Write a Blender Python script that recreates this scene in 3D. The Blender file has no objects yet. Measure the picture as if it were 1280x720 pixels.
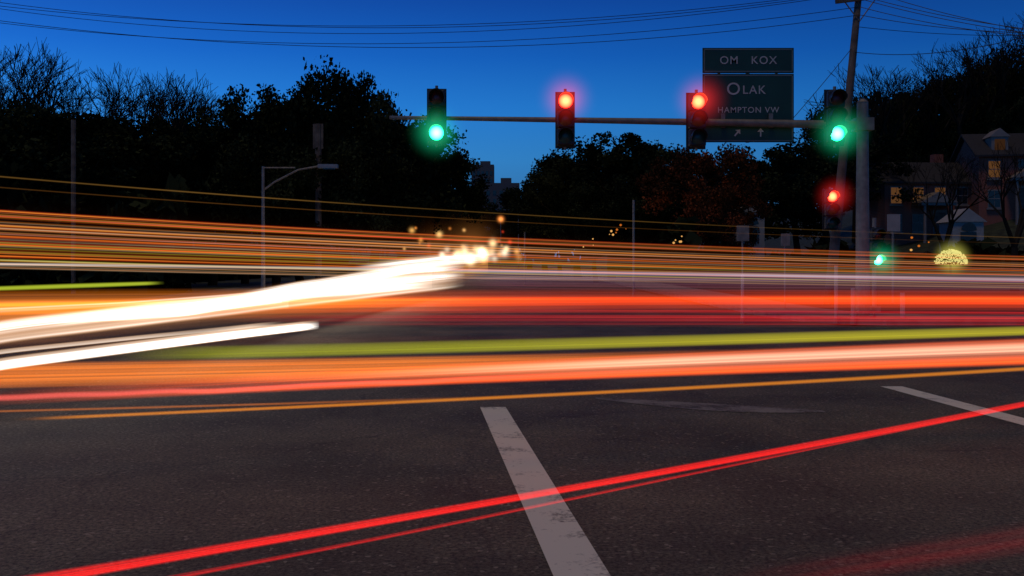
import bpy, math, random
import numpy as np
from mathutils import Vector, Matrix
random.seed(7); rng=np.random.default_rng(7)
S=bpy.context.scene
S.view_settings.view_transform='Standard'; S.view_settings.look='None'; S.view_settings.exposure=0; S.view_settings.gamma=1
H=1.5; F=1244.0; HZ=325.0
def pt(u,v,D):  # pixel column, row + depth -> site coordinates (metres)
    return ((u-640)/F*D, D, H+(HZ-v)/F*D)
def px(u,D): return (u-640)/F*D
def zz(v,D): return H+(HZ-v)/F*D

# ---------------------------------------------------------------- materials
def newmat(name):
    m=bpy.data.materials.new(name); m.use_nodes=True
    nt=m.node_tree; nt.nodes.clear()
    out=nt.nodes.new('ShaderNodeOutputMaterial')
    return m,nt,out
def nosample(m):
    try: m.cycles.emission_sampling='NONE'
    except Exception: pass
    return m
def pbr(name,col,rough=.7,metal=0,var=.3,scale=4,bump=0.0,bscale=40,col2=None):
    m,nt,out=newmat(name); N=nt.nodes; L=nt.links
    b=N.new('ShaderNodeBsdfPrincipled'); b.inputs['Roughness'].default_value=rough; b.inputs['Metallic'].default_value=metal
    tc=N.new('ShaderNodeTexCoord'); n=N.new('ShaderNodeTexNoise'); n.inputs['Scale'].default_value=scale; n.inputs['Detail'].default_value=4
    L.new(tc.outputs['Object'],n.inputs['Vector'])
    r=N.new('ShaderNodeValToRGB'); c2=col2 or tuple(c*(1-var) for c in col); c1=col if col2 else tuple(min(1,c*(1+var)) for c in col)
    r.color_ramp.elements[0].position=.35; r.color_ramp.elements[1].position=.65
    r.color_ramp.elements[0].color=(*c2,1); r.color_ramp.elements[1].color=(*c1,1)
    L.new(n.outputs['Fac'],r.inputs['Fac']); L.new(r.outputs['Color'],b.inputs['Base Color'])
    if bump>0:
        n2=N.new('ShaderNodeTexNoise'); n2.inputs['Scale'].default_value=bscale; n2.inputs['Detail'].default_value=4
        L.new(tc.outputs['Object'],n2.inputs['Vector'])
        bp=N.new('ShaderNodeBump'); bp.inputs['Strength'].default_value=bump; bp.inputs['Distance'].default_value=.02
        L.new(n2.outputs['Fac'],bp.inputs['Height']); L.new(bp.outputs['Normal'],b.inputs['Normal'])
    L.new(b.outputs[0],out.inputs[0]); return m
def leafmat(name,col):
    m,nt,out=newmat(name); N=nt.nodes; L=nt.links
    b=N.new('ShaderNodeBsdfDiffuse'); g=N.new('ShaderNodeNewGeometry'); r=N.new('ShaderNodeValToRGB')
    r.color_ramp.elements[0].color=(*[c*.5 for c in col],1); r.color_ramp.elements[1].color=(*[c*1.5 for c in col],1)
    L.new(g.outputs['Random Per Island'],r.inputs['Fac']); L.new(r.outputs[0],b.inputs['Color']); L.new(b.outputs[0],out.inputs[0]); return m
def emis(name,col,st,ns=False):
    m,nt,out=newmat(name); e=nt.nodes.new('ShaderNodeEmission'); e.inputs[0].default_value=(*col,1); e.inputs[1].default_value=st
    nt.links.new(e.outputs[0],out.inputs[0])
    if ns: nosample(m)
    return m

def asphalt():
    m,nt,out=newmat('asphalt'); N=nt.nodes; L=nt.links
    b=N.new('ShaderNodeBsdfPrincipled')
    tc=N.new('ShaderNodeTexCoord')
    big=N.new('ShaderNodeTexNoise'); big.inputs['Scale'].default_value=.45; big.inputs['Detail'].default_value=7; big.inputs['Roughness'].default_value=.65
    fine=N.new('ShaderNodeTexNoise'); fine.inputs['Scale'].default_value=38; fine.inputs['Detail'].default_value=4; fine.inputs['Roughness'].default_value=.8
    vor=N.new('ShaderNodeTexVoronoi'); vor.inputs['Scale'].default_value=48
    for n in (big,fine,vor): L.new(tc.outputs['Object'],n.inputs['Vector'])
    r1=N.new('ShaderNodeValToRGB'); e=r1.color_ramp.elements
    e[0].position=.36; e[0].color=(.034,.030,.018,1); e[1].position=.64; e[1].color=(.098,.086,.052,1)
    L.new(big.outputs['Fac'],r1.inputs['Fac'])
    r2=N.new('ShaderNodeValToRGB'); e=r2.color_ramp.elements
    e[0].position=.36; e[0].color=(.12,.12,.12,1); e[1].position=.66; e[1].color=(2.9,2.9,2.9,1)
    L.new(fine.outputs['Fac'],r2.inputs['Fac'])
    mx=N.new('ShaderNodeMix'); mx.data_type='RGBA'; mx.blend_type='MULTIPLY'; mx.inputs[0].default_value=1
    L.new(r1.outputs[0],mx.inputs[6]); L.new(r2.outputs[0],mx.inputs[7])
    r3=N.new('ShaderNodeValToRGB'); e=r3.color_ramp.elements
    e[0].position=.95; e[0].color=(0,0,0,1); e[1].position=.99; e[1].color=(1,1,1,1)
    sc=N.new('ShaderNodeSeparateColor'); L.new(vor.outputs['Color'],sc.inputs[0]); L.new(sc.outputs[0],r3.inputs['Fac'])
    mx2=N.new('ShaderNodeMix'); mx2.data_type='RGBA'; L.new(r3.outputs[0],mx2.inputs[0]); L.new(mx.outputs[2],mx2.inputs[6]); mx2.inputs[7].default_value=(.25,.22,.15,1)
    cr=N.new('ShaderNodeTexVoronoi'); cr.feature='DISTANCE_TO_EDGE'; cr.inputs['Scale'].default_value=.33
    wn=N.new('ShaderNodeTexNoise'); wn.inputs['Scale'].default_value=1.6; wn.inputs['Detail'].default_value=5
    L.new(tc.outputs['Object'],wn.inputs['Vector'])
    ad=N.new('ShaderNodeMix'); ad.data_type='RGBA'; ad.blend_type='ADD'; ad.inputs[0].default_value=.9
    L.new(tc.outputs['Object'],ad.inputs[6]); L.new(wn.outputs['Color'],ad.inputs[7]); L.new(ad.outputs[2],cr.inputs['Vector'])
    r4=N.new('ShaderNodeValToRGB'); e=r4.color_ramp.elements
    e[0].position=.0; e[0].color=(.4,.4,.4,1); e[1].position=.008; e[1].color=(1,1,1,1)
    L.new(cr.outputs['Distance'],r4.inputs['Fac'])
    mx3=N.new('ShaderNodeMix'); mx3.data_type='RGBA'; mx3.blend_type='MULTIPLY'; mx3.inputs[0].default_value=.7
    L.new(mx2.outputs[2],mx3.inputs[6]); L.new(r4.outputs[0],mx3.inputs[7])
    L.new(mx3.outputs[2],b.inputs['Base Color'])
    b.inputs['Roughness'].default_value=.68; b.inputs['Specular IOR Level'].default_value=.25
    bp=N.new('ShaderNodeBump'); bp.inputs['Strength'].default_value=.8; bp.inputs['Distance'].default_value=.008
    L.new(fine.outputs['Fac'],bp.inputs['Height']); L.new(bp.outputs['Normal'],b.inputs['Normal'])
    L.new(b.outputs[0],out.inputs[0]); return m
def paint(name,col,wear):
    m,nt,out=newmat(name); N=nt.nodes; L=nt.links
    b=N.new('ShaderNodeBsdfPrincipled'); b.inputs['Roughness'].default_value=.7; b.inputs['Specular IOR Level'].default_value=.2
    tc=N.new('ShaderNodeTexCoord'); n=N.new('ShaderNodeTexNoise'); n.inputs['Scale'].default_value=24; n.inputs['Detail'].default_value=9; n.inputs['Roughness'].default_value=.8
    n2=N.new('ShaderNodeTexNoise'); n2.inputs['Scale'].default_value=3.; n2.inputs['Detail'].default_value=4
    L.new(tc.outputs['Object'],n.inputs['Vector']); L.new(tc.outputs['Object'],n2.inputs['Vector'])
    a=N.new('ShaderNodeMath'); a.operation='ADD'; L.new(n.outputs['Fac'],a.inputs[0]); L.new(n2.outputs['Fac'],a.inputs[1])
    r=N.new('ShaderNodeValToRGB'); e=r.color_ramp.elements
    h=N.new('ShaderNodeMath'); h.operation='MULTIPLY'; h.inputs[1].default_value=.5; L.new(a.outputs[0],h.inputs[0])
    e[0].position=wear-.06; e[0].color=(.07,.06,.045,1); e[1].position=wear+.06; e[1].color=(*col,1)
    L.new(h.outputs[0],r.inputs['Fac']); L.new(r.outputs[0],b.inputs['Base Color'])
    L.new(b.outputs[0],out.inputs[0]); return m

M_asph=asphalt()
M_paint=paint('worn_white_paint',(.80,.74,.58),.415)
M_oldpaint=paint('very_worn_paint',(.26,.23,.19),.47)
M_grass=pbr('grass_ground',(.03,.035,.015),.95,var=.5,scale=2)
M_conc=pbr('concrete',(.20,.18,.15),.85,var=.2,scale=3,bump=.2)
M_leafA=leafmat('leaf_dark',(.010,.013,.006))
M_leafB=leafmat('leaf_light',(.026,.031,.013))
M_leafR=leafmat('leaf_autumn',(.20,.05,.018))
M_leafR2=leafmat('leaf_autumn_dark',(.07,.024,.010))
M_bark=leafmat('bark',(.028,.022,.016))
M_steel=pbr('galvanised_steel',(.22,.19,.155),.5,metal=.3,var=.2,scale=6)
M_black=pbr('black_housing',(.02,.02,.02),.5,var=.2)
M_wood=pbr('weathered_wood',(.14,.10,.07),.85,var=.35,scale=3,bump=.4)
M_green=pbr('sign_green',(.008,.05,.03),.5,var=.15,scale=1.5)
M_white=pbr('sign_white',(.5,.48,.42),.5,var=.1)
M_alu=pbr('aluminium',(.25,.24,.22),.5,metal=.5)
M_wire=pbr('wire_black',(.01,.01,.012),.6)
M_roof=pbr('roof_shingle',(.03,.025,.025),.9,var=.3,scale=8)
M_trim=pbr('trim_white',(.38,.34,.29),.6,var=.08)
M_frame=pbr('window_frame',(.24,.19,.15),.6,var=.08)
M_glass=pbr('dark_glass',(.02,.025,.03),.1,var=.1)
M_lit=emis('lit_window',(1,.42,.14),.09,True)
M_litdim=emis('lit_window_dim',(1,.42,.18),.03,True)
def brickmat():
    m,nt,out=newmat('red_brick'); N=nt.nodes; L=nt.links
    b=N.new('ShaderNodeBsdfPrincipled'); b.inputs['Roughness'].default_value=.85
    tc=N.new('ShaderNodeTexCoord'); mp=N.new('ShaderNodeMapping'); mp.inputs['Rotation'].default_value=(math.radians(90),0,0)
    t=N.new('ShaderNodeTexBrick'); t.inputs['Scale'].default_value=4
    t.inputs['Color1'].default_value=(.28,.065,.032,1); t.inputs['Color2'].default_value=(.34,.085,.045,1); t.inputs['Mortar'].default_value=(.24,.14,.10,1)
    L.new(tc.outputs['Object'],mp.inputs[0]); L.new(mp.outputs[0],t.inputs['Vector']); L.new(t.outputs['Color'],b.inputs['Base Color']); L.new(b.outputs[0],out.inputs[0]); return m
M_brick=brickmat()

# ---------------------------------------------------------------- mesh builder
class MB:
    def __init__(s): s.v=[]; s.f=[]; s.m=[]; s.mats=[]
    def mi(s,m):
        if m not in s.mats: s.mats.append(m)
        return s.mats.index(m)
    def add(s,vs,fs,m):
        o=len(s.v); s.v+= [tuple(v) for v in vs]; i=s.mi(m)
        for f in fs: s.f.append(tuple(a+o for a in f)); s.m.append(i)
    def box(s,c,d,m,rot=None):
        x,y,z=[a/2 for a in d]; vs=[Vector((i*x,j*y,k*z)) for i in(-1,1) for j in(-1,1) for k in(-1,1)]
        if rot is not None: vs=[rot@v for v in vs]
        vs=[v+Vector(c) for v in vs]
        s.add(vs,[(0,1,3,2),(4,6,7,5),(0,4,5,1),(2,3,7,6),(0,2,6,4),(1,5,7,3)],m)
    def limb(s,a,b,ra,rb,m,n=6,cap=True):
        a=Vector(a);b=Vector(b);d=(b-a)
        if d.length<1e-6: return
        d.normalize(); t=Vector((0,0,1)) if abs(d.z)<.9 else Vector((1,0,0)); x=d.cross(t).normalized(); y=d.cross(x)
        vs=[]
        for p,r in((a,ra),(b,rb)):
            for k in range(n):
                an=2*math.pi*k/n; vs.append(p+x*math.cos(an)*r+y*math.sin(an)*r)
        fs=[(k,(k+1)%n,n+(k+1)%n,n+k) for k in range(n)]
        if cap: fs+=[tuple(range(n))[::-1],tuple(range(n,2*n))]
        s.add(vs,fs,m)
    def path(s,ps,rs,m,n=8):
        P=[Vector(p) for p in ps]; vs=[]; fs=[]
        for i,p in enumerate(P):
            d=(P[min(i+1,len(P)-1)]-P[max(i-1,0)]).normalized()
            t=Vector((0,0,1)) if abs(d.z)<.95 else Vector((1,0,0)); x=d.cross(t).normalized(); y=d.cross(x)
            for k in range(n):
                an=2*math.pi*k/n; vs.append(p+x*math.cos(an)*rs[i]+y*math.sin(an)*rs[i])
        for i in range(len(P)-1):
            for k in range(n): fs.append((i*n+k,i*n+(k+1)%n,(i+1)*n+(k+1)%n,(i+1)*n+k))
        fs+=[tuple(range(n))[::-1],tuple((len(P)-1)*n+k for k in range(n))]
        s.add(vs,fs,m)
    def mesh(s,name,smooth=False):
        me=bpy.data.meshes.new(name); me.from_pydata(s.v,[],s.f)
        for m in s.mats: me.materials.append(m)
        me.polygons.foreach_set('material_index',s.m)
        if smooth: me.polygons.foreach_set('use_smooth',[True]*len(s.f))
        me.update(); return me
    def obj(s,name,loc=(0,0,0),smooth=False,parent=None,bevel=0):
        o=bpy.data.objects.new(name,s.mesh(name,smooth)); S.collection.objects.link(o); o.location=loc
        if parent: o.parent=parent
        if bevel:
            b=o.modifiers.new('bevel','BEVEL'); b.width=bevel; b.segments=2; b.limit_method='ANGLE'
        return o

# ---------------------------------------------------------------- ground, road, corners
g=MB(); g.add([(-1500,-300,-.03),(1500,-300,-.03),(1500,3000,-.03),(-1500,3000,-.03)],[(0,1,2,3)],M_grass); g.obj('ground')
r=MB()
r.add([(-200,-40,0),(200,-40,0),(200,22.5,0),(7.5,22.5,0),(6.2,34,0),(-1,34,0),(-11,31,0),(-200,31,0)],[tuple(range(8))],M_asph)
r.obj('road')
r=MB(); r.add([(-11,31,-.004),(-1,34,-.004),(6.2,34,-.004),(6.0,900,-.004),(-22,900,-.004)],[(0,1,2,3,4)],M_asph); r.obj('side_street')
def corner(name,outline,inner):
    b=MB(); n=len(outline)
    vs=[(x,y,-.02) for x,y in outline]+[(x,y,.13) for x,y in outline]+[(x,y,.13) for x,y in inner]
    fs=[(i,(i+1)%n,n+(i+1)%n,n+i) for i in range(n)]+[(n+i,n+(i+1)%n,2*n+(i+1)%n,2*n+i) for i in range(n)]
    b.add(vs,fs,M_conc)
    b.add([(x,y,.125) for x,y in inner],[tuple(range(n))],M_grass)
    return b.obj(name)
corner('pavement',[(8.6,22.9),(200,22.9),(200,400),(6.6,400),(6.6,27),(7.0,24.2)],[(10.6,24.9),(199,24.9),(199,399),(8.8,399),(8.8,28),(9.2,26)])
corner('pavement',[(-200,31.5),(-13,31.5),(-11.5,32.5),(-11.2,35),(-22,400),(-200,400)],[(-199,33.5),(-14,33.5),(-13.6,34),(-13.4,36),(-24,399),(-199,399)])
def quad_line(name,pts,m,z=.004):
    b=MB(); b.add([(x,y,z) for x,y in pts],[(0,1,2,3)],m); return b.obj(name)
quad_line('white_road_marking',[(.197+.0965*2.2,2.5),(.474+.0965*2.2,2.5),(-.065,10.14),(-.326,10.14)],M_paint)
quad_line('white_road_marking',[(4.36+.0965*8,3.8),(4.62+.0965*8,3.8),(4.62,11.8),(4.36,11.8)],M_paint)
b=MB(); n=24; vs=[]
for i in range(n+1):
    t=i/n; u=745+285*t; v=498+16*t+3*math.sin(t*3); hw=.06+.20*math.sin(math.pi*t)
    D=H*F/(v-HZ); vs+=[(px(u,D),D-hw,.004),(px(u,D),D+hw,.004)]
b.add(vs,[(2*i,2*i+2,2*i+3,2*i+1) for i in range(n)],M_oldpaint); b.obj('worn_road_marking')

def hill(name,x0,x1,y0,y1,hf,nx=40,ny=24):
    b=MB(); vs=[]
    for j in range(ny+1):
        for i in range(nx+1):
            x=x0+(x1-x0)*i/nx; y=y0+(y1-y0)*j/ny
            vs.append((x,y,hf(x,y)+.25*math.sin(x*.7+y*.3)*min(1,hf(x,y))))
    b.add(vs,[(j*(nx+1)+i,j*(nx+1)+i+1,(j+1)*(nx+1)+i+1,(j+1)*(nx+1)+i) for j in range(ny) for i in range(nx)],M_grass)
    b.obj(name,smooth=True)
sm=lambda t:(lambda t:t*t*(3-2*t))(max(0,min(1,t)))
def hillR(x,y): return .1+9*sm((x-18)/35)*sm((y-58)/34)
def hillL(x,y): return .1+7*sm((-16-x)/25)*sm((y-55)/35)
hill('hill',10,190,50,390,hillR,60,40); hill('hill',-190,-22,45,390,hillL)

# ---------------------------------------------------------------- trees
def leaf_tree_mesh(name,seed,R=3.6,Ht=10,base=.25,mats=(M_leafA,M_leafB),nclump=75,nleaf=230,ls=.115):
    r=np.random.default_rng(seed); b=MB()
    p=Vector((0,0,0)); rr=.28
    trunk=[p]
    for i in range(5):
        q=p+Vector((r.normal(0,.15),r.normal(0,.15),Ht*.14)); b.limb(p,q,rr,rr*.8,M_bark,7); rr*=.8; p=q; trunk.append(p)
    cz=Ht*(base+1)/2; hz=Ht*(1-base)/2
    C=[]
    ph=r.uniform(0,6.28,4)
    while len(C)<nclump:
        d=r.normal(size=3); d/=np.linalg.norm(d); k=r.uniform(.25,1)**.5
        lob=1+.18*math.sin(3*math.atan2(d[1],d[0])+ph[0])+.12*math.sin(5*d[2]+ph[1])
        C.append(np.array([d[0]*R*k*lob,d[1]*R*k*lob,cz+d[2]*hz*k*(.88+.10*math.sin(4*math.atan2(d[1],d[0])+ph[2]))]))
    for c in C[:26]:
        t=trunk[int(r.integers(2,6))]; mid=t.lerp(Vector(c),.5)+Vector((0,0,.3)); b.limb(t,mid,.09,.06,M_bark,4,False); b.limb(mid,Vector(c),.06,.02,M_bark,4,False)
    V=[];mi=[]
    i0=len(b.v)
    iA=b.mi(mats[0]); iB=b.mi(mats[1])
    for c in C:
        cr=R*r.uniform(.15,.31); m=iA if r.random()<.6 else iB
        off=r.normal(size=(nleaf,3)); off/=np.linalg.norm(off,axis=1)[:,None]; off*= (r.random((nleaf,1))**.5)*cr*r.uniform(.85,1.12,(nleaf,1)); off[:,2]*=.75
        P=c+off
        a=r.normal(size=(nleaf,3)); a/=np.linalg.norm(a,axis=1)[:,None]; bb=np.cross(a,r.normal(size=(nleaf,3))); bb/=np.linalg.norm(bb,axis=1)[:,None]
        s=ls*r.uniform(.5,1.3,(nleaf,1))
        q=np.stack([P-a*s,P-bb*s*.7,P+a*s,P+bb*s*.7],1)
        V.append(q.reshape(-1,3)); mi+= [m]*nleaf
    V=np.concatenate(V); nq=len(V)//4
    b.v+= [tuple(x) for x in V.tolist()]; b.f+=[(i0+4*k,i0+4*k+1,i0+4*k+2,i0+4*k+3) for k in range(nq)]; b.m+=mi
    return b.mesh(name)
def bare_tree_mesh(name,seed,Ht=10):
    r=random.Random(seed); b=MB()
    def grow(p,d,l,rad,dep):
        q=p+d*l; b.limb(p,q,rad,rad*.7,M_bark,6 if dep<2 else 3,False)
        if dep>=6: return
        nchild=3 if dep<3 else (3 if r.random()<.45 else 2)
        for k in range(nchild):
            ax=Vector((r.gauss(0,1),r.gauss(0,1),r.gauss(0,.6))).normalized()
            nd=(d+ax*(.58 if dep>0 else .42)+Vector((0,0,.14))).normalized()
            grow(q,nd,l*r.uniform(.66,.86),max(.011,rad*.56),dep+1)
    grow(Vector((0,0,0)),Vector((0,0,1)),Ht*.22,.22,0)
    return b.mesh(name)
LM=[leaf_tree_mesh('leafy_tree_mesh',s) for s in (11,12,13,14)]
LW=[leaf_tree_mesh('broad_tree_mesh',s,R=5.2,base=.15,nclump=100,nleaf=240,ls=.125) for s in (21,22)]
LR=[leaf_tree_mesh('autumn_tree_mesh',s,R=4,base=.2,mats=(M_leafR2,M_leafR),nclump=60) for s in (31,)]
BM=[bare_tree_mesh('bare_tree_mesh',s) for s in (41,42,43)]
def top_of(me):
    z=np.array([v.co.z for v in me.vertices]); return float(np.percentile(z,99.7))
TOP={me.name:top_of(me) for me in LM+LW+LR+BM}
def plant(name,me,u,vtop,D,wide=1.0,gz=None):
    x=px(u,D); z0=(hillR(x,D) if x>10 and D>50 else hillL(x,D) if x<-22 and D>45 else 0.1) if gz is None else gz
    z0-=.1; ht=zz(vtop,D)-z0; s=ht/TOP[me.name]
    o=bpy.data.objects.new(name,me); S.collection.objects.link(o); o.location=(x,D,z0); o.scale=(s*wide,s*wide,s)
    o.rotation_euler=(0,0,random.uniform(0,6.28)); return o
k=0
for u,v,D,w in [(10,52,62,1.0),(78,70,66,1.0),(140,84,62,1.0),(205,96,64,1.0),(-55,40,60,1.0),(48,66,80,1.1),(178,92,82,1.1),(112,78,90,1.1),(252,112,75,1.0),(235,104,70,1.0)]:
    plant('bare_tree',BM[k%3],u,v,D,w); k+=1
for u,v,D,w in [(-60,130,50,1.2),(15,135,52,1.2),(85,140,48,1.2),(150,148,50,1.2),(215,152,52,1.1),(265,145,54,1.0),(306,122,58,.75),(345,135,60,.9),(376,112,62,.8),(466,124,60,.9),(500,150,64,1),(535,175,72,1),(562,200,90,1),(582,232,130,1.1),
    (120,150,70,1.3),(40,145,75,1.3),(240,155,75,1.3)]:
    plant('leafy_tree',LM[k%4],u,v,D,w); k+=1
plant('broad_tree',LW[0],424,88,57,.62)
for u,v,D in [(345,175,50),(430,170,50),(470,200,62)]: plant('broad_tree',LW[k%2],u,v,D,.9); k+=1
for u,v,D,w in [(662,235,170,1.2),(682,208,110,1.1),(722,190,84,1.1),(765,170,72,1.1),(806,172,74,1.1),(835,190,66,1),(955,190,76,1.2),(1000,182,80,1.2),(1045,160,85,1.3),(700,250,95,1.2),(745,235,66,1),(800,235,64,1),(925,215,72,1)]:
    plant('leafy_tree',LM[k%4],u,v,D,w); k+=1
plant('autumn_tree',LR[0],882,182,58,.9); plant('autumn_tree',LR[0],910,225,54,.8)
for u,v,D,w in [(1085,110,100,1.2),(1130,102,102,1.2),(1175,88,100,1.2),(1225,66,100,1.2),(1280,48,96,1.2),(1330,35,96,1.2),(1110,140,96,1.2),(1160,135,95,1.3),(1215,120,94,1.3),(1275,105,92,1.3),(1325,100,92,1.3)]:
    plant('broad_tree' ,LW[k%2],u,v+12,D,.7); k+=1
for u,v,D in [(1100,82,92),(1150,76,94),(1205,52,92),(1240,36,92),(1262,24,92),(1300,12,92),(1070,115,92),(1180,66,94)]:
    plant('bare_tree',BM[k%3],u,v,D,1.1); k+=1
plant('bare_tree',BM[1],1268,150,44,1.0); plant('bare_tree',BM[2],1180,190,60,1.0,.1)
b=MB(); rr=np.random.default_rng(5)
for i in range(9000):
    x=rr.uniform(-120,150); y=rr.uniform(330,380); hmax=17+4*math.sin(x*.09)+3*math.sin(x*.31+1)+2*math.sin(x*.9)
    z=rr.uniform(0,1)**.6*hmax; p=np.array([x,y,z]); a=rr.normal(size=3)*1.3; c=rr.normal(size=3)*1.3
    b.add([p-a,p-c,p+a,p+c],[(0,1,2,3)],M_leafA if rr.random()<.6 else M_leafB)
b.obj('distant_trees')
def hedge(name,x0,x1,y0,y1,h,n,mats=(M_leafA,M_leafB)):
    b=MB(); r=np.random.default_rng(int(abs(x0)*10)+n)
    for i in range(n):
        x=r.uniform(x0,x1); y=y0+(y1-y0)*(x-x0)/(x1-x0)+r.uniform(-1.2,1.2)
        hm=h*(.75+.2*math.sin(x*.8)+.15*math.sin(x*2.3+1)); z=r.uniform(0,1)*hm+.1
        p=np.array([x,y,z]); a=r.normal(size=3)*.24; c=r.normal(size=3)*.24
        b.add([p-a,p-c,p+a,p+c],[(0,1,2,3)],mats[0] if r.random()<.6 else mats[1])
    b.obj(name)
hedge('hedge',-60,-14,44,42,5.0,14000); hedge('hedge',-20,-18.5,44,110,3.0,3500)
hedge('hedge',9.5,42,52,56,2.2,8000); hedge('hedge',9.3,11,52,110,4,3500)

# ---------------------------------------------------------------- buildings
def house(name,x,y,z,w,d,h,roofh,cols=3,floors=2,wallm=M_brick,lit=(),rot=0,dormer=True,portico=True,chim=True):
    e=bpy.data.objects.new(name,None); S.collection.objects.link(e); e.location=(x,y,z); e.rotation_euler=(0,0,rot)
    b=MB(); b.box((0,0,h/2-1),(w,d,h+2),wallm)
    b.add([(-w/2,-d/2,h),(-w/2,d/2,h),(-w/2,0,h+roofh*.93),(w/2,-d/2,h),(w/2,d/2,h),(w/2,0,h+roofh*.93)],[(0,2,1),(3,4,5)],wallm); b.obj('walls',parent=e)
    b=MB(); ov=.4; t=.16
    for sy in(-1,1):
        b.add([(-w/2-ov,sy*(d/2+ov),h-.15),(w/2+ov,sy*(d/2+ov),h-.15),(w/2+ov,0,h+roofh),(-w/2-ov,0,h+roofh),
               (-w/2-ov,sy*(d/2+ov),h-.15+t),(w/2+ov,sy*(d/2+ov),h-.15+t),(w/2+ov,0,h+roofh+t),(-w/2-ov,0,h+roofh+t)],
              [(0,1,2,3),(4,5,6,7),(0,1,5,4),(0,3,7,4),(1,2,6,5)],M_roof)
    if chim: b.box((w*.33,.6,h+roofh*.9),(.8,.8,roofh*1.2),M_brick)
    b.obj('roof',parent=e)
    b=MB(); fh=h/floors
    for f in range(floors):
        for c in range(cols):
            cx=-w/2+w*(c+.5)/cols; cz=fh*(f+.52)
            if f==0 and c==cols//2:
                b.box((cx,-d/2-.03,1.15),(1.2,.1,2.3),M_frame); b.box((cx,-d/2-.1,1.05),(.95,.06,2.05),M_wood); continue
            b.box((cx,-d/2-.03,cz),(1.0,.1,1.5),M_frame)
            m=M_lit if (f,c) in lit else M_glass
            b.box((cx-.23,-d/2-.085,cz),(.42,.03,1.3),m); b.box((cx+.23,-d/2-.085,cz),(.42,.03,1.3),m)
            b.box((cx,-d/2-.11,cz),(.95,.03,.06),M_frame); b.box((cx,-d/2-.06,cz-.82),(1.2,.2,.12),M_frame)
    b.obj('windows',parent=e)
    if dormer:
        b=MB()
        for cx in (-w*.25,w*.25):
            b.box((cx,-d/4-.5,h+roofh*.45),(1.3,1.6,1.3),M_frame); b.box((cx,-d/4-1.32,h+roofh*.45),(.8,.04,.9),M_litdim)
            zt=h+roofh*.45+.65
            b.add([(cx-.8,-d/4-1.4,zt),(cx+.8,-d/4-1.4,zt),(cx,-d/4-1.4,zt+.7),(cx-.8,-d/4+1.2,zt),(cx+.8,-d/4+1.2,zt),(cx,-d/4+1.2,zt+.7)],[(0,1,2),(3,5,4),(0,2,5,3),(1,4,5,2),(0,3,4,1)],M_frame)
        b.obj('dormers',parent=e)
    if portico:
        b=MB()
        for sx in(-1.1,1.1): b.limb((sx,-d/2-1.6,-1),(sx,-d/2-1.6,2.6),.13,.11,M_frame,10)
        b.box((0,-d/2-.9,2.7),(2.9,1.8,.22),M_frame)
        b.add([(-1.6,-d/2-1.9,2.82),(1.6,-d/2-1.9,2.82),(0,-d/2-1.9,3.7),(-1.6,-d/2-.1,2.82),(1.6,-d/2-.1,2.82),(0,-d/2-.1,3.7)],[(0,1,2),(3,5,4),(0,2,5,3),(1,4,5,2),(0,3,4,1)],M_frame)
        b.obj('portico',parent=e)
    return e
x1=px(1140,86); house('brick_house',x1,86,hillR(x1,82),7.5,6,4.6,1.8,cols=4,lit=((1,0),(1,1),(1,2)),dormer=False,rot=.06)
x1=px(1262,84); house('brick_house',x1,84,hillR(x1,80)+.2,7,7,4.8,2.0,cols=3,lit=((1,0),),rot=-.15)
def pavilion(name,u,v0,D,w,h):
    e=bpy.data.objects.new(name,None); S.collection.objects.link(e); x=px(u,D); z=zz(v0,D); e.location=(x,D,z)
    b=MB(); b.box((0,1,h*.3-.6),(w,2,h*.6+1.2),M_trim)
    b.add([(-w*.6,-.1,h*.6),(w*.6,-.1,h*.6),(0,-.1,h),(-w*.6,2.1,h*.6),(w*.6,2.1,h*.6),(0,2.1,h)],[(0,1,2),(3,5,4),(0,2,5,3),(1,4,5,2),(0,3,4,1)],M_trim); b.obj('walls',parent=e)
    b=MB(); n=12; vs=[(0,-.06,h*.32)]+[(math.cos(math.pi*i/n)*w*.25,-.13,h*.35+math.sin(math.pi*i/n)*w*.25) for i in range(n+1)]
    vs=[(x_,-.13,z_) for x_,_,z_ in vs]; b.add(vs,[(0,i+1,i+2) for i in range(n)],M_glass)
    b.box((0,-.05,h*.16),(w*.5,.08,h*.28),M_glass)
    b.obj('arched_window',parent=e); return e
pavilion('white_pavilion',1210,303,64,2.0,2.2)
pavilion('white_cottage',940,300,60,1.5,2.7)

def halomat(name,col,R,k,pw=3.0):  # bloom around a light, added as a self-glowing volume; no mist in the air
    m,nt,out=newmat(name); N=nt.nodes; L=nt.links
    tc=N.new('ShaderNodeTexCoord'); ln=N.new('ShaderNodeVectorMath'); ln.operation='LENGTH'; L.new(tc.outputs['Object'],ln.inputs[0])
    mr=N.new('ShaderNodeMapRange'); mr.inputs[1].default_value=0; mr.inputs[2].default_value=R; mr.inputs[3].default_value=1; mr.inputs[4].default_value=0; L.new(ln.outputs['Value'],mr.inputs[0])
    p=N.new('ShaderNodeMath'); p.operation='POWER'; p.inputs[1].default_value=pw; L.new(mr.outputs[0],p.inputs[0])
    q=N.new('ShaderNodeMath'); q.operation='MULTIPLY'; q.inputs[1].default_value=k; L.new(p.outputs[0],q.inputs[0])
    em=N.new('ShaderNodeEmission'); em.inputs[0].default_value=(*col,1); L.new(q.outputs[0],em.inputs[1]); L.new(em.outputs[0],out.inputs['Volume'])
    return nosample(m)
HALO_R=halomat('red_glow_halo',(1,.03,.03),.75,1.7,3.4); HALO_G=halomat('green_glow_halo',(.02,1,.42),.75,1.5,3.4)
HALO_Y=halomat('yellow_glow_halo',(.85,.8,.14),.75,1.3,2.4)
import bmesh
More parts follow.
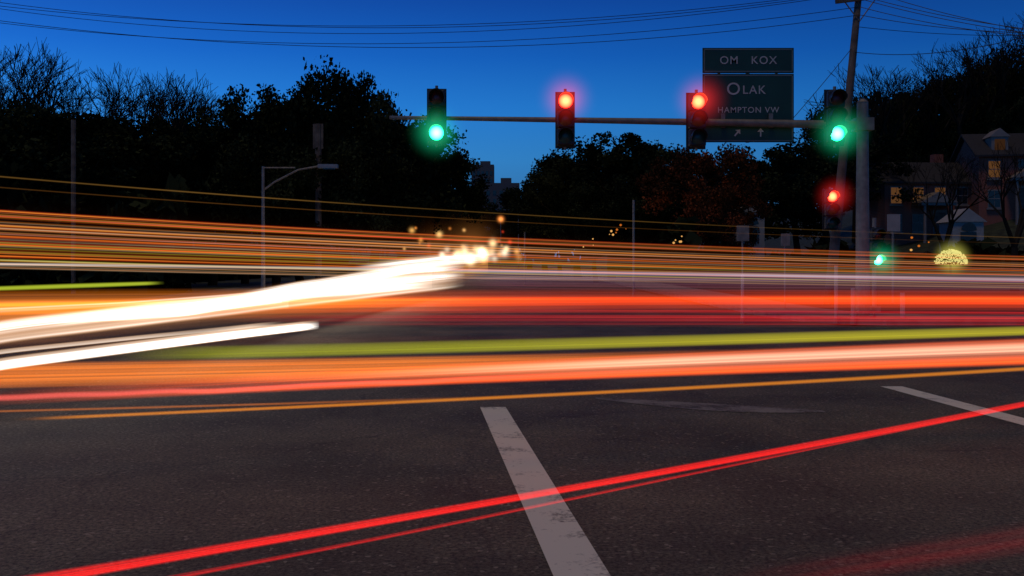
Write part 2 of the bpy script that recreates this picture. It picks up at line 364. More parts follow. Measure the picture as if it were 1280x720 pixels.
def icomesh(R,m):
    bm=bmesh.new(); bmesh.ops.create_icosphere(bm,subdivisions=2,radius=R); me=bpy.data.meshes.new('glow_halo'); bm.to_mesh(me); bm.free(); me.materials.append(m); return me
HM={m.name:icomesh(.75,m) for m in (HALO_R,HALO_G,HALO_Y)}
def glow_halo(m,loc,parent,s=1):
    o=bpy.data.objects.new('glow_halo',HM[m.name]); S.collection.objects.link(o); o.location=loc; o.parent=parent; o.scale=(s,s,s); return o
e=bpy.data.objects.new('illuminated_shrub',None); S.collection.objects.link(e); e.location=(px(1188,50),50,.12)
Mg=emis('shrub_lights',(.95,.85,.28),.75,True); rs=np.random.default_rng(77)
b=MB(); b.limb((0,0,0),(0,0,1.2),.08,.05,M_bark)
for i in range(900):
    d=rs.normal(size=3); d/=np.linalg.norm(d); d[2]=abs(d[2]); p=np.array([0,0,1.2])+d*np.array([.7,.7,.62])*rs.uniform(.7,1); a=rs.normal(size=3)*.06; c=rs.normal(size=3)*.06
    b.add([p-a,p-c,p+a,p+c],[(0,1,2,3)],M_leafB)
b.obj('foliage',parent=e)
b=MB()
for i in range(420):
    d=rs.normal(size=3); d/=np.linalg.norm(d); d[2]=abs(d[2]); d[1]=-abs(d[1]) if rs.random()<.7 else d[1]
    p=np.array([0,0,1.2])+d*np.array([.78,.78,.72])*rs.uniform(.9,1); b.box(p,(.045,.045,.06),Mg)
b.obj('string_lights',parent=e); glow_halo(HALO_Y,(0,-.2,1.5),e,1.5)
e=bpy.data.objects.new('distant_office_building',None); S.collection.objects.link(e)
bx=px(596,330); e.location=(bx,400,0)
Mt=pbr('dark_facade',(.10,.09,.09),.8); b=MB(); hh=zz(207,400); b.box((0,0,hh/2),(9,9,hh),Mt); b.box((1,0,hh+.8),(4,4,1.6),Mt); b.obj('walls',parent=e)
b=MB()
for f in range(12):
    for c in range(5): b.box((-3.4+c*1.7,-4.53,3+f*3),(1.0,.08,1.6),M_glass)
b.obj('windows',parent=e)
b=MB(); b.box((px(622,360),372,15),(16,8,30),Mt); b.box((px(622,360)+3,372,31),(4,4,2),Mt)
for f in range(8):
    for c in range(6): b.box((px(622,360)-6+c*2.4,367.95,4+f*3.2),(1.2,.1,1.6),M_glass)
b.obj('distant_apartment_block')

# ---------------------------------------------------------------- signals
def lensmat(name,core,edge):
    m,nt,out=newmat(name); N=nt.nodes; L=nt.links
    tc=N.new('ShaderNodeTexCoord'); ln=N.new('ShaderNodeVectorMath'); ln.operation='LENGTH'; L.new(tc.outputs['Object'],ln.inputs[0])
    r=N.new('ShaderNodeValToRGB'); e=r.color_ramp.elements; e[0].position=.05; e[0].color=(*core,1); e[1].position=.17; e[1].color=(*edge,1)
    L.new(ln.outputs['Value'],r.inputs['Fac']); em=N.new('ShaderNodeEmission'); em.inputs[1].default_value=8; L.new(r.outputs[0],em.inputs[0]); L.new(em.outputs[0],out.inputs[0]); return m
L_red=lensmat('red_lens',(1,.15,.05),(1,.006,.004)); L_grn=lensmat('green_lens',(.13,1,.5),(.0,.8,.25))
L_off={'r':pbr('red_lens_off',(.10,.01,.01),.3),'y':pbr('amber_lens_off',(.12,.06,.01),.3),'g':pbr('green_lens_off',(.01,.06,.04),.3)}
def signal(x,y,zc,lit,s=1.0,rot=0):
    e=bpy.data.objects.new('traffic_light',None); S.collection.objects.link(e); e.location=(x,y,zc); e.scale=(s,s,s); e.rotation_euler=(0,0,rot)
    b=MB()
    for i,zc2 in enumerate((.42,0,-.42)): b.box((0,.12,zc2),(.40,.24,.405),M_black)
    b.box((0,.17,0),(.30,.12,1.3),M_black)
    b.obj('housing',parent=e,bevel=.03)
    b=MB(); b.box((0,.26,.0),(.47,.012,1.36),M_black)
    b.limb((0,.2,.6),(0,.2,.74),.04,.04,M_steel); b.limb((0,.2,-.6),(0,.2,-.72),.04,.03,M_steel)
    b.box((0,.30,0),(.1,.1,.5),M_steel); b.obj('backplate',parent=e)
    b=MB()
    for zc2 in (.42,0,-.42):
        n=14
        vs=[]; 
        for j in range(n+1):
            a=math.radians(-35+250*j/n)
            for R,yy in((.185,0.0),(.185,-.28 if 0<=math.degrees(a)<=180 else -.10),(.175,-.28 if 0<=math.degrees(a)<=180 else -.10),(.175,0.0)):
                vs.append((math.cos(a)*R,yy,zc2+math.sin(a)*R))
        fs=[]
        for j in range(n):
            for q in range(4): fs.append((4*j+q,4*j+(q+1)%4,4*(j+1)+(q+1)%4,4*(j+1)+q))
        b.add(vs,fs,M_black)
    b.obj('visors',parent=e)
    for nm,zc2,c in(('red_lens',.42,'r'),('amber_lens',0,'y'),('green_lens',-.42,'g')):
        b=MB(); n=24; vs=[(0,-.05,0)]
        for R,yy in((.09,-.04),(.17,-.005)):
            vs+=[(math.cos(2*math.pi*j/n)*R,yy,math.sin(2*math.pi*j/n)*R) for j in range(n)]
        fs=[(0,1+j,1+(j+1)%n) for j in range(n)]+[(1+j,1+n+j,1+n+(j+1)%n,1+(j+1)%n) for j in range(n)]
        m=L_off[c]
        if lit==c: m=L_red if c=='r' else L_grn
        b.add(vs,fs,m); b.obj(nm,loc=(0,-.004,zc2),parent=e,smooth=True)
        if lit==c: glow_halo(HALO_R if c=='r' else HALO_G,(0,-.3,zc2),e,1.15)
    return e
D0=24
for u,v,l in [(547,147,'g'),(706,151,'r'),(869,152,'r'),(1040,148,'g')]:
    signal(px(u,D0),D0-.35,zz(v,D0),l,1.0,rot=random.uniform(-.06,.06))
signal(px(1040,30.4),30.4,zz(262,30.4),'r',.95)
signal(px(1097,26),26,zz(309,26),'g',.78,rot=.1)
e=bpy.data.objects.new('traffic_signal_mast',None); S.collection.objects.link(e)
b=MB(); pX=px(1078,D0)
b.path([(pX,D0,.13),(pX,D0,2.5),(pX,D0,zz(128,D0))],[.17,.155,.13],M_steel,16)
b.path([(pX,D0,.13),(pX,D0,.17)],[.3,.3],M_steel,16); b.path([(pX,D0,zz(128,D0)),(pX,D0,zz(124,D0))],[.14,.06],M_steel,16)
for dx in(-.2,.2):
    for dy in(-.2,.2): b.limb((pX+dx,D0+dy,.17),(pX+dx,D0+dy,.26),.03,.03,M_steel)
b.obj('pole',parent=e,smooth=False)
b=MB(); n=12; ps=[];rs_=[]
for i in range(n+1):
    t=i/n; u=1078-(1078-487)*t; ps.append((px(u,D0),D0,zz(157-10*t**.8,D0))); rs_.append(.105-.062*t)
b.path(ps,rs_,M_steel,12); b.obj('mast_arm',parent=e,smooth=True)
b=MB(); b.box((pX,D0,zz(156,D0)),(.42,.42,.3),M_steel)
for u in(547,706,869,1040): b.box((px(u,D0),D0-.03,zz(150,D0)),(.12,.26,.3),M_steel)
for u in(905,965): b.box((px(u,D0),D0+.125,zz(150,D0)),(.10,.05,.35),M_steel)
b.obj('brackets',parent=e)
b=MB(); x=px(1097,26); b.path([(x,26.25,.12),(x,26.25,zz(272,26))],[.06,.05],M_steel,10); b.box((x,26.25,.2),(.25,.25,.16),M_steel); b.obj('signal_post')
# guide sign
e=bpy.data.objects.new('traffic_sign',None); S.collection.objects.link(e)
Ds=D0+.20; x0,x1=px(878,Ds),px(992,Ds); zt,zb=zz(60,Ds),zz(178,Ds); zm=zz(92,Ds); e.location=((x0+x1)/2,Ds,0)
W=x1-x0; b=MB()
b.box((0,0,(zt+zm)/2+.004),(W,.03,zt-zm-.008),M_green); b.box((0,0,(zb+zm)/2-.004),(W,.03,zm-zb-.008),M_green); b.obj('panel',parent=e,bevel=.004)
b=MB(); M_border=pbr('sign_border',(.16,.19,.17),.5,var=.1)
def frame(za,zb_):
    t=.022; i=.04
    for zc in(za-i,zb_+i): b.box((0,-.0185,zc),(W-2*i,.006,t),M_border)
    for xc in(-W/2+i,W/2-i): b.box((xc,-.0185,(za+zb_)/2),(t,.006,za-zb_-2*i-t-.004),M_border)
frame(zt,zm+.01); frame(zm-.01,zb)
b.box((0,.06,(zt+zb)/2),(.08,.08,zt-zb),M_alu); b.box((-.7,.06,(zt+zb)/2),(.06,.06,zt-zb-.1),M_alu); b.box((.7,.06,(zt+zb)/2),(.06,.06,zt-zb-.1),M_alu)
b.obj('border',parent=e)
def text(s,x,z,size,m=M_white):
    c=bpy.data.curves.new('lettering','FONT'); c.body=s; c.size=size; c.align_x='CENTER'; c.align_y='CENTER'; c.extrude=.003; c.offset=.001; c.space_character=1.15
    c.materials.append(m); o=bpy.data.objects.new('lettering',c); S.collection.objects.link(o); o.parent=e; o.location=(x,-.021,z); o.rotation_euler=(math.pi/2,0,0)
text('OM   KOX',0,zz(76,Ds),.27); text('O',-.36,zz(112,Ds),.42); text('LAK',.14,zz(113,Ds),.29); text('HAMPTON VW',0,zz(138,Ds),.20)
b=MB()
for sx,ang in((-.28,.7),(.30,0)):
    c=Vector((sx,-.021,zz(167,Ds))); R=Matrix.Rotation(ang,3,'Y')
    b.box(c,(.035,.006,.16),M_white,R)
    tip=[R@Vector(q) for q in((-.08,0,.04),(.08,0,.04),(0,0,.13))]
    b.add([c+q for q in tip],[(0,1,2)],M_white)
b.obj('arrows',parent=e)

# ---------------------------------------------------------------- utility pole + wires
e=bpy.data.objects.new('utility_pole',None); S.collection.objects.link(e)
Du=31; base=Vector((px(1036,Du),Du,.1)); top=Vector((px(1074,Du),Du,zz(-14,Du)))
b=MB(); ps=[base.lerp(top,i/6) for i in range(7)]; b.path(ps,[.17-.07*i/6 for i in range(7)],M_wood,12); b.obj('pole',parent=e,smooth=True)
b=MB(); ca=base.lerp(top,.965); b.box(ca+Vector((0,-.12,0)),(1.5,.1,.12),M_wood,Matrix.Rotation(-.12,3,'Y'))
for sx in(-.65,-.3,.3,.65): b.limb(ca+Vector((sx,-.12,.05+sx*.12)),ca+Vector((sx,-.12,.25+sx*.12)),.03,.05,M_alu,8)
b.limb(ca+Vector((-.5,-.14,-.06)),ca+Vector((0,-.1,-.7)),.02,.02,M_steel); b.limb(ca+Vector((.5,-.14,.0)),ca+Vector((0,-.1,-.7)),.02,.02,M_steel)
b.obj('crossarm',parent=e)
b=MB()
def wire(a,c,sag,r=.010,n=30):
    a=Vector(a); c=Vector(c); ps=[]
    for i in range(n+1):
        t=i/n; p=a.lerp(c,t); p.z-=4*sag*t*(1-t); ps.append(p)
    b.path(ps,[r]*(n+1),M_wire,5)
for dx,dz,sg,lv in [(-.65,.2,1.15,-14),(-.3,.2,1.3,-22),(.3,.25,1.5,-16),(.0,-.25,1.25,6),(0,-.5,1.2,2)]:
    p=ca+Vector((dx,-.12,dz)); wire(p,pt(-160,lv,Du+random.uniform(-3,5)),sg)
    wire(p,pt(1500,lv+60+dz*60,24),.35)
wire(base.lerp(top,.82),pt(985,155,29.5),.03,.010)
wire(base.lerp(top,.88),pt(1500,20,40),.5,.010); wire(base.lerp(top,.8),pt(1450,-10,20),.5,.010)
b.obj('overhead_wires')

# ---------------------------------------------------------------- street lamps and posts
def lamp(u,vtop,D,arm,name='street_lamp',lit=False,r=.08,z0=.1):
    b=MB(); x=px(u,D); zt=zz(vtop,D)
    b.path([(x,D,z0),(x,D,zt)],[r,r*.6],M_steel,10); b.box((x,D,z0+.1),(r*4,r*4,.2),M_steel)
    s=1 if arm>0 else -1; A=abs(arm); z1=zz(238,D) if not lit else zt-.3
    ps=[(x,D,z1),(x+s*A*.2,D,z1+(zt-z1)*.35),(x+s*A*.6,D,z1+(zt-z1)*.85),(x+s*A,D,zt+.02)]
    b.path(ps,[r*.45]*4,M_steel,8); b.path([(x,D,zt-.05),(x+s*A*.55,D,zt-.05)],[r*.35]*2,M_steel,8)
    b.box((x+s*(A+.25),D,zt),(.7,.28,.14),M_alu); b.box((x+s*(A+.28),D,zt-.085),(.4,.2,.05),emis('lamp_lens',(1,.6,.2),8) if lit else M_glass)
    return b.obj(name)
lamp(329,208,36,2.1)
lamp(626,272,150,-1.2,lit=True); lamp(648,262,120,-1.2,lit=False)
def post(name,u,vt,D,r,m,sign=None):
    b=MB(); x=px(u,D); b.limb((x,D,.0),(x,D,zz(vt,D)),r,r,m,8)
    b.limb((x,D,0),(x,D,.14),r*1.5,r*1.3,M_conc,8)
    if sign: b.box((x,D-.06,zz(vt,D)-sign[1]/2),(sign[0],.02,sign[1]),sign[2])
    b.obj(name,bevel=.004)
post('sign_post',792,250,40,.05,M_steel); post('sign_post',928,282,32,.03,M_steel,(.4,.5,M_steel)); post('sign_post',981,292,28,.025,M_steel,(.25,.35,M_steel))
post('bollard',928,343,23.4,.04,M_trim); post('bollard',1045,332,23.4,.045,M_trim); post('bollard',1128,366,23.4,.06,M_trim); post('bollard',1066,360,23.2,.05,M_trim)
post('sign_post',1116,268,32,.04,M_steel,(.42,.55,M_trim)); post('sign_post',656,290,60,.05,M_steel)
post('utility_post',398,155,48,.16,M_wood,(.5,1.2,M_wood)); post('utility_post',92,150,41,.10,M_wood)

# ---------------------------------------------------------------- light trails
def trailmat(name,ns):
    mt,nt,out=newmat(name); N=nt.nodes;L=nt.links
    at=N.new('ShaderNodeAttribute'); at.attribute_name='trail'
    em=N.new('ShaderNodeEmission'); L.new(at.outputs['Color'],em.inputs[0])
    iv=N.new('ShaderNodeMath'); iv.operation='MULTIPLY_ADD'; iv.inputs[1].default_value=-.4; iv.inputs[2].default_value=1; L.new(at.outputs['Alpha'],iv.inputs[0])
    tr=N.new('ShaderNodeBsdfTransparent'); L.new(iv.outputs[0],tr.inputs[0])
    ad=N.new('ShaderNodeAddShader'); L.new(em.outputs[0],ad.inputs[0]); L.new(tr.outputs[0],ad.inputs[1]); L.new(ad.outputs[0],out.inputs[0])
    if ns: nosample(mt)
    return mt
M_trail=trailmat('light_trail',True)
def vn(x,freq,seed):
    r=np.random.default_rng(seed); k=np.arange(0,int(freq)+3); val=r.random(len(k)); t=np.clip(x,0,1)*freq; i=t.astype(int); f=t-i; f=f*f*(3-2*f)
    return val[i]*(1-f)+val[i+1]*f
def smooth_interp(U,cu,cv,win):
    ext=np.linspace(U[0]-(U[-1]-U[0])*win,U[-1]+(U[-1]-U[0])*win,len(U)*2)
    y=np.interp(ext,cu,cv)
    lo=ext<cu[0]; y[lo]=cv[0]+(ext[lo]-cu[0])*(cv[1]-cv[0])/(cu[1]-cu[0]); hi=ext>cu[-1]; y[hi]=cv[-1]+(ext[hi]-cu[-1])*(cv[-1]-cv[-2])/(cu[-1]-cu[-2])
    step=ext[1]-ext[0]; kk=max(3,int((U[-1]-U[0])*win*.9/step)); ker=np.hanning(kk+2)[1:-1]; ker/=ker.sum()
    return np.interp(U,ext,np.convolve(y,ker,'same'))
def ribbon(name,cps,rows,fn,n=90,wob=0,lin=0,wseed=0,wf=25,parent=None):
    cps=np.array(cps,float); deg=min(len(cps)-1,3)
    U=np.linspace(cps[0,0],cps[-1,0],n); u0=(U-640)/640; cu=(cps[:,0]-640)/640
    if lin: T,B,D=[smooth_interp(U,cps[:,0],cps[:,j],lin) for j in(1,2,3)]
    else: T,B,D=[np.polyval(np.polyfit(cu,cps[:,j],deg),u0) for j in(1,2,3)]
    if wob: w=(vn((U-U[0])/(U[-1]-U[0]),wf,rows+int(cps[0,2])+wseed)-.5)*wob; T=T+w; B=B+w
    s=np.linspace(0,1,rows)
    X=(U-640)/F*D
    V=np.zeros((n,rows,3)); V[:,:,0]=X[:,None]; V[:,:,1]=D[:,None]
    V[:,:,2]=H+(HZ-(T[:,None]*(1-s)+B[:,None]*s))/F*D[:,None]
    C=fn(U[:,None]*np.ones((1,rows)),np.ones((n,1))*s[None,:])
    me=bpy.data.meshes.new(name); idx=np.arange(n*rows).reshape(n,rows)
    fs=np.stack([idx[:-1,:-1],idx[1:,:-1],idx[1:,1:],idx[:-1,1:]],-1).reshape(-1,4)
    me.from_pydata(V.reshape(-1,3).tolist(),[],fs.tolist()); me.materials.append(M_trail)
    a=me.color_attributes.new('trail','FLOAT_COLOR','POINT'); a.data.foreach_set('color',np.ascontiguousarray(C.reshape(-1,4),dtype=np.float32).ravel())
    me.update(); o=bpy.data.objects.new(name,me); S.collection.objects.link(o); o.parent=parent; return o
def ss(a,b,x): t=np.clip((x-a)/(b-a),0,1); return t*t*(3-2*t)
def edge(s,w=.15): return ss(0,w,s)*ss(0,w,1-s)
def streak(s,seed,sharp=2.0,fr=(7,17,41)):
    p=sum(vn(s,f,seed+i)*w for i,(f,w) in enumerate(zip(fr,(.45,.33,.22)))); return np.clip(p*1.35,0,1.3)**sharp
def rgba(c,I,A):
    c=np.array(c); 
    if c.ndim==1: R=np.stack([I*c[0],I*c[1],I*c[2],A],-1)
    else: R=np.concatenate([I[...,None]*c,A[...,None]],-1)
    return R
def mixc(a,b,t): a=np.array(a);b=np.array(b); return a*(1-t[...,None])+b*t[...,None]
def f1(U,s):
    C=np.zeros(s.shape+(3,))
    r=np.random.default_rng(9)
    lines=[(.05,.006,(.55,.28,.06),.22),(.16,.005,(.5,.2,.04),.15),(.40,.006,(1,.32,.03),.5),(.44,.006,(1,.3,.03),.4)]
    pal=[(1,.28,.03),(1,.16,.015),(1,.06,.02),(.9,.40,.10),(.6,.5,.04),(1,.05,.04),(.9,.6,.35)]
    for i in range(60):
        lines.append((r.uniform(.38,.99),r.uniform(.0025,.007),pal[int(r.integers(0,7))],r.uniform(.06,.36)))
    lines+=[(.66,.007,(1,.2,.02),.6),(.74,.007,(1,.16,.02),.5),(.90,.009,(.5,.5,.02),.40),(.83,.006,(1,.25,.04),.4),(.55,.006,(1,.35,.04),.55)]
    for p,w,c,k in lines:
        g=np.exp(-((s-p)/w)**2)*k*(.45+.9*vn((U+400)/2100,9,int(p*1000)))
        C+=g[...,None]*np.array(c)
    C+= (np.exp(-((s-.70)/.20)**2)*.025*edge(s,.1))[...,None]*np.array((1,.22,.06))
    fade=(1-.38*ss(250,1150,U))*1.0
    C*=fade[...,None]
    A=np.clip(C[...,0]*.9,0,.6)
    return np.concatenate([C,A[...,None]],-1)
ribbon('orange_light_trail',[(-300,186,330,7),(0,214,338,8),(640,264,350,14),(1280,293,362,21),(1500,300,364,24)],250,f1,60)
ribbon('white_light_trail',[(-400,325,330,21),(0,328,333,21),(600,335,341,21),(1280,347,353,21),(1700,352,358,21)],12,
  lambda U,s: rgba(mixc((.85,.70,.62),(.6,.5,.6),ss(300,800,U)),edge(s,.5)*(.45+.3*vn((U+400)/2100,12,3)),edge(s,.5)*.5))
ribbon('purple_light_trail',[(540,337,362,21.5),(900,338,366,21.5),(1280,341,368,21.5),(1700,343,370,21.5)],60,
  lambda U,s: rgba(mixc((.10,.085,.16),(.30,.05,.05),np.clip(s*1.3-.3,0,1)),streak(s,50,2.2)*edge(s)*ss(540,640,U)*.75,streak(s,50,1)*edge(s)*.35))
ribbon('yellow_light_trail',[(-300,367,373,18),(0,357,364,18),(120,353,360,18),(206,351,356,18)],12,
  lambda U,s: rgba((.40,.48,.03),edge(s,.4)*(1-ss(180,206,U)),edge(s,.4)*.7))
def f4(U,s):
    c=mixc((1,.24,.015),(1,.065,.006),ss(150,750,U)); st=streak(s,60,2.0)*1.3+.2
    core=np.exp(-((s-.45)/.27)**2)*edge(s,.12)
    I=st*core*(1.1-.2*ss(300,700,U)+.3*ss(800,1100,U))*(.85+.3*vn((U+400)/2100,14,8))
    return rgba(c,I,np.clip(I*.8,0,.85))
ribbon('orange_light_trail',[(-400,360,432,17),(0,360,414,19),(600,359,393,20),(1280,361,393,20),(1700,361,394,20)],80,f4)
ribbon('red_trail_or_glow',[(250,386,412,15),(700,385,410,15),(1280,388,410,15),(1700,390,408,15)],60,
  lambda U,s: rgba(mixc((.7,.008,.010),(.9,.05,.02),streak(s,71,3)),streak(s,70,3.2)*edge(s)*ss(250,500,U)*(.42+.4*ss(600,1100,U)),streak(s,70,1)*edge(s)*.3))
def f6(U,s):
    c=mixc((.30,.32,.01),(.52,.46,.02),ss(300,1200,U)); I=(streak(s,80,1.)*.8+.3)*edge(s,.3)*ss(130,330,U)*.9
    return rgba(c,I,np.clip(I*1.0,0,.8))
ribbon('yellow_light_trail',[(120,434,454,8.6),(500,426,444,9.2),(900,416,433,10),(1280,407,420,11),(1700,396,406,12)],40,f6)
def f7(U,s):
    I=(streak(s,90,1.5)*1.15+.15)*edge(s,.25)*(1-ss(450,1050,U))*.85
    return rgba((1,.23,.022),I,np.clip(I*.7,0,.7))
ribbon('orange_light_trail',[(-400,460,498,6.6),(0,452,487,7),(500,444,474,7.6),(1100,428,452,8.6)],60,f7)
def f8(U,s):
    t=np.exp(-((s-.38)/.2)**2)
    c=mixc((1,.11,.015),(1,.48,.30),np.clip(t*ss(300,900,U)*1.1,0,1)); I=(streak(s,101,1.5)*1.05+.25)*edge(s,.2)*ss(-100,800,U)*1.05
    return rgba(c,I,np.clip(I*.75,0,.85))
ribbon('pink_light_trail',[(-100,492,514,6.3),(300,468,493,6.7),(700,446,477,7.4),(1280,422,458,8.6),(1700,406,446,9.6)],70,f8)
ribbon('red_trail_or_glow',[(-300,500,512,5.6),(0,494,505,5.9),(350,478,487,6.5),(900,459,466,7.4),(1280,444,452,8.2)],24,
  lambda U,s: rgba(mixc((1,.12,.09),(1,.07,.03),ss(300,900,U)),edge(s,.45)*(.75-.5*ss(500,1100,U)),edge(s,.4)*.5),wob=3)
ribbon('amber_trail_or_glow',[(-300,535,542,4.9),(40,520,526,5.2),(500,500,506,5.9),(900,480,486,6.8),(1280,457,464,8),(1700,430,436,9.5)],14,
  lambda U,s: rgba((1,.30,.012),edge(s,.45)*.55*ss(20,120,U),edge(s,.45)*.5))
ribbon('amber_trail_or_glow',[(-300,520,524,5.0),(40,511,515,5.3),(400,501,505,5.8),(640,492,496,6.2)],8,
  lambda U,s: rgba((1,.25,.02),edge(s,.45)*.3*(1-ss(300,640,U)),edge(s,.45)*.2))
def f11(seed,k,c2=(1,.013,.010)):
    def f(U,s):
        st=streak(s,seed,1.6,(4,9,19))+.12; I=st*edge(s,.3)*k*(1-.15*ss(900,1280,U)); return rgba(c2,I,np.clip(I*.7,0,.8))
    return f
ribbon('red_trail_or_glow',[(-250,762,790,2.5),(70,711,727,2.9),(650,617,630,3.8),(1200,515,522,5.3),(1500,458,464,6.6)],30,f11(120,1.4))
ribbon('red_trail_or_glow',[(-100,768,778,2.6),(240,714,721,2.95),(650,634,639,3.7),(1200,522,525,5.3),(1500,466,468,6.6)],12,f11(130,.6,(1,.012,.012)))
ribbon('red_trail_or_glow',[(850,715,775,2.4),(1100,678,728,2.7),(1280,648,700,3.0),(1500,600,660,3.3)],50,
  lambda U,s: rgba((.5,.006,.010),edge(s,.5)*(.3+.7*streak(s,140,2))*.16*ss(850,1150,U),s*0))  # blurred dim red glow painted as a soft sheet

# headlight trails: soft-edged multi-core sheets
M_trail=trailmat('headlight_trail',False)
def fw(seed,k,u0,u1,ew=.3,endw=40,base=.12):
    def f(U,s):
        e_=edge(s,ew); st=base+streak(s,seed,2.2,(4,9,21))*1.3
        I=st*e_*k*(.75+.5*vn((U+500)/1200,16,seed+3))*(1-ss(u1-endw,u1,U))*ss(u0-1,u0+endw,U)
        c=mixc((1,.52,.22),(1,.93,.84),np.clip(e_*st*1.5,0,1)); return rgba(c,I,np.clip(I*.4,0,.6))
    return f
WT='white_light_trail'
ribbon(WT,[(-500,482,520,7.5),(0,398,431,11),(200,375,406,14),(340,360,389,18.5),(450,347,376,26),(530,339,367,37),(582,336,359,43)],60,fw(200,2.1,-520,582,endw=34,base=.12),n=120,lin=.12,wob=1.5,wf=14)
ribbon(WT,[(60,396,410,12),(230,376,398,15),(340,361,383,19),(450,350,372,27),(560,342,362,38)],34,fw(210,1.4,60,560,endw=80,base=.12),n=90,lin=.15,wob=3,wf=9)
ribbon(WT,[(300,364,376,17),(400,347,362,22),(450,339,355,26),(500,332,348,32),(545,328,343,40),(588,325,338,50)],28,fw(220,1.6,300,588,endw=60,base=.12),n=80,lin=.14,wob=3.5,wf=8)
ribbon(WT,[(-500,545,575,6.6),(0,446,464,9.6),(150,427,444,11),(300,409,424,13.2),(399,399,412,15)],30,fw(230,2.3,-520,402,endw=30),n=90,lin=.12)
ribbon(WT,[(-500,520,530,6.6),(0,436,443,10),(150,421,427,12),(290,407,413,14),(356,400,405,15)],14,fw(240,1.6,-520,356,endw=50),n=80,lin=.12)
ribbon(WT,[(-500,410,420,12),(0,384,392,14),(150,377,384,16),(300,366,373,19),(420,352,360,25)],14,fw(250,.9,-520,420,endw=90),n=80,lin=.12)
ribbon(WT,[(440,328,346,34),(530,319,337,48),(580,314,331,80),(630,311,326,130)],26,fw(262,1.3,440,632,endw=60,base=.2),n=70,lin=.14,wob=1.5,wf=5)
M_trail=trailmat('light_trail_glow',True)
ribbon('amber_trail_or_glow',[(-300,415,470,8.7),(0,384,438,11.2),(200,370,418,14.2),(400,345,398,22),(540,325,370,38),(610,312,345,90)],40,
  lambda U,s: rgba((1,.38,.11),edge(s,.5)*(.3+streak(s,150,1.5))*.26,edge(s,.4)*.15),lin=.1)  # soft warm glow painted under the headlight trails

# ---------------------------------------------------------------- distant lights: car and lamp blobs painted into one glowing sheet, then string lights
ed=bpy.data.objects.new('distant_light_blobs',None); S.collection.objects.link(ed)
r_=random.Random(11); blobs=[]
for i in range(26):
    blobs.append((r_.gauss(588,24),r_.uniform(311,327),r_.uniform(2.5,5.5),[(1,.72,.38),(1,.45,.12),(1,.85,.6)][i%3],r_.uniform(.5,1.3)))
for i in range(14): blobs.append((r_.uniform(500,640),r_.uniform(284,312),r_.uniform(1.3,2.8),[(1,.30,.05),(1,.5,.15),(1,.06,.02)][i%3],r_.uniform(.3,.9)))
blobs+=[(626,274,3.0,(1,.30,.06),1.8),(616,304,4.2,(1,.65,.3),1.5),(604,316,5,(1,.75,.4),1.6),(515,288,3,(1,.5,.12),.9),(549,293,3.4,(1,.6,.2),1.1),(526,300,2.5,(1,.4,.08),.7),(572,318,5,(1,.75,.4),1.5),(588,321,6,(1,.8,.5),1.5),(590,308,22,(1,.35,.08),.16),(545,312,20,(1,.3,.06),.10)]
def fb(U,s):
    V_=262+78*s; C=np.zeros(s.shape+(3,))
    for u,v,rp,c,k in blobs: C+=(np.exp(-(((U-u)/rp)**2+((V_-v)/rp)**2)**1.0)*k)[...,None]*np.array(c)
    fade=edge((U-480)/180,.12)*edge(s,.1); C*=fade[...,None]
    return np.concatenate([C,np.zeros(s.shape+(1,))],-1)
ribbon('light_blob_sheet',[(480,262,340,44),(660,262,340,100)],90,fb,n=190,parent=ed)  # light spots and their soft glow painted into the sheet's colours
b=MB(); cols=[emis('warm_lights',(1,.50,.14),.8,True),emis('orange_lights',(1,.25,.03),.5,True)]
def dot(u,v,D,rp,m):
    c=Vector(pt(u,v,D)); R=rp*D/F; b.limb(c+Vector((0,-R*.5,0)),c+Vector((0,R*.5,0)),R,R,m,12)
for cu,cv,n,sp in[(772,292,7,9),(852,300,5,8),(735,302,3,12),(1150,304,4,20)]:
    for i in range(n): dot(r_.gauss(cu,sp*.7),r_.gauss(cv,5),r_.uniform(49,51.2),r_.choice([.6,.9,1.4]),r_.choice(cols))
b.obj('string_lights')

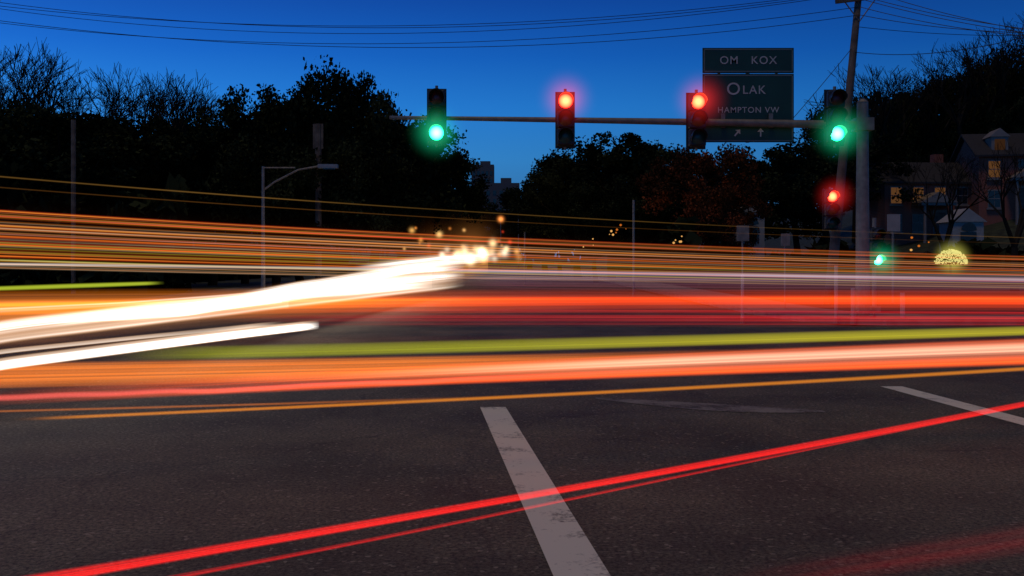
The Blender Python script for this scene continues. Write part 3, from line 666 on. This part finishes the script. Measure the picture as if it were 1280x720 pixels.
# ---------------------------------------------------------------- sky + light
w=bpy.data.worlds.new('World'); S.world=w; w.use_nodes=True; nt=w.node_tree; N=nt.nodes; L=nt.links; N.clear()
out=N.new('ShaderNodeOutputWorld'); bg=N.new('ShaderNodeBackground'); bg.inputs[1].default_value=1
sky=N.new('ShaderNodeTexSky'); sky.sky_type='NISHITA'; sky.sun_disc=False; sky.sun_elevation=math.radians(1); sky.sun_rotation=math.radians(-60)
tc=N.new('ShaderNodeTexCoord'); sx=N.new('ShaderNodeSeparateXYZ'); L.new(tc.outputs['Generated'],sx.inputs[0])
rp=N.new('ShaderNodeValToRGB'); cr=rp.color_ramp; cr.elements[0].position=0; cr.elements[0].color=(.035,.12,.27,1)
cr.elements[1].position=1; cr.elements[1].color=(.002,.013,.06,1)
for p,c in[(.05,(.034,.17,.40)),(.10,(.028,.23,.60)),(.15,(.014,.20,.66)),(.20,(.004,.120,.54)),(.26,(.002,.060,.36)),(.5,(.002,.026,.14))]:
    e_=cr.elements.new(p); e_.color=(*c,1)
L.new(sx.outputs[2],rp.inputs[0])
mr=N.new('ShaderNodeMapRange'); mr.inputs[1].default_value=-.45; mr.inputs[2].default_value=.5; mr.inputs[3].default_value=1.15; mr.inputs[4].default_value=.6; L.new(sx.outputs[0],mr.inputs[0])
vm=N.new('ShaderNodeVectorMath'); vm.operation='SCALE'; L.new(rp.outputs[0],vm.inputs[0]); L.new(mr.outputs[0],vm.inputs['Scale'])
vs=N.new('ShaderNodeVectorMath'); vs.operation='SCALE'; vs.inputs['Scale'].default_value=.004; L.new(sky.outputs[0],vs.inputs[0])
va=N.new('ShaderNodeVectorMath'); va.operation='ADD'; L.new(vm.outputs[0],va.inputs[0]); L.new(vs.outputs[0],va.inputs[1])
L.new(va.outputs[0],bg.inputs[0]); L.new(bg.outputs[0],out.inputs[0])
sl=bpy.data.lights.new('warm_fill_sun','SUN'); sl.energy=.48; sl.angle=math.radians(10); sl.color=(1,.78,.45)
so=bpy.data.objects.new('warm_fill_sun',sl); S.collection.objects.link(so); so.rotation_euler=(math.radians(20),0,math.radians(-35))  # warm overhead fill added to light the road, like streetlamp glow

cam=bpy.data.cameras.new('camera'); co=bpy.data.objects.new('camera',cam); S.collection.objects.link(co)
cam.sensor_width=36; cam.lens=35; cam.shift_y=-35/1280; cam.clip_end=5000; cam.clip_start=.05
co.location=(0,0,H); co.rotation_euler=(math.pi/2,0,0); S.camera=co
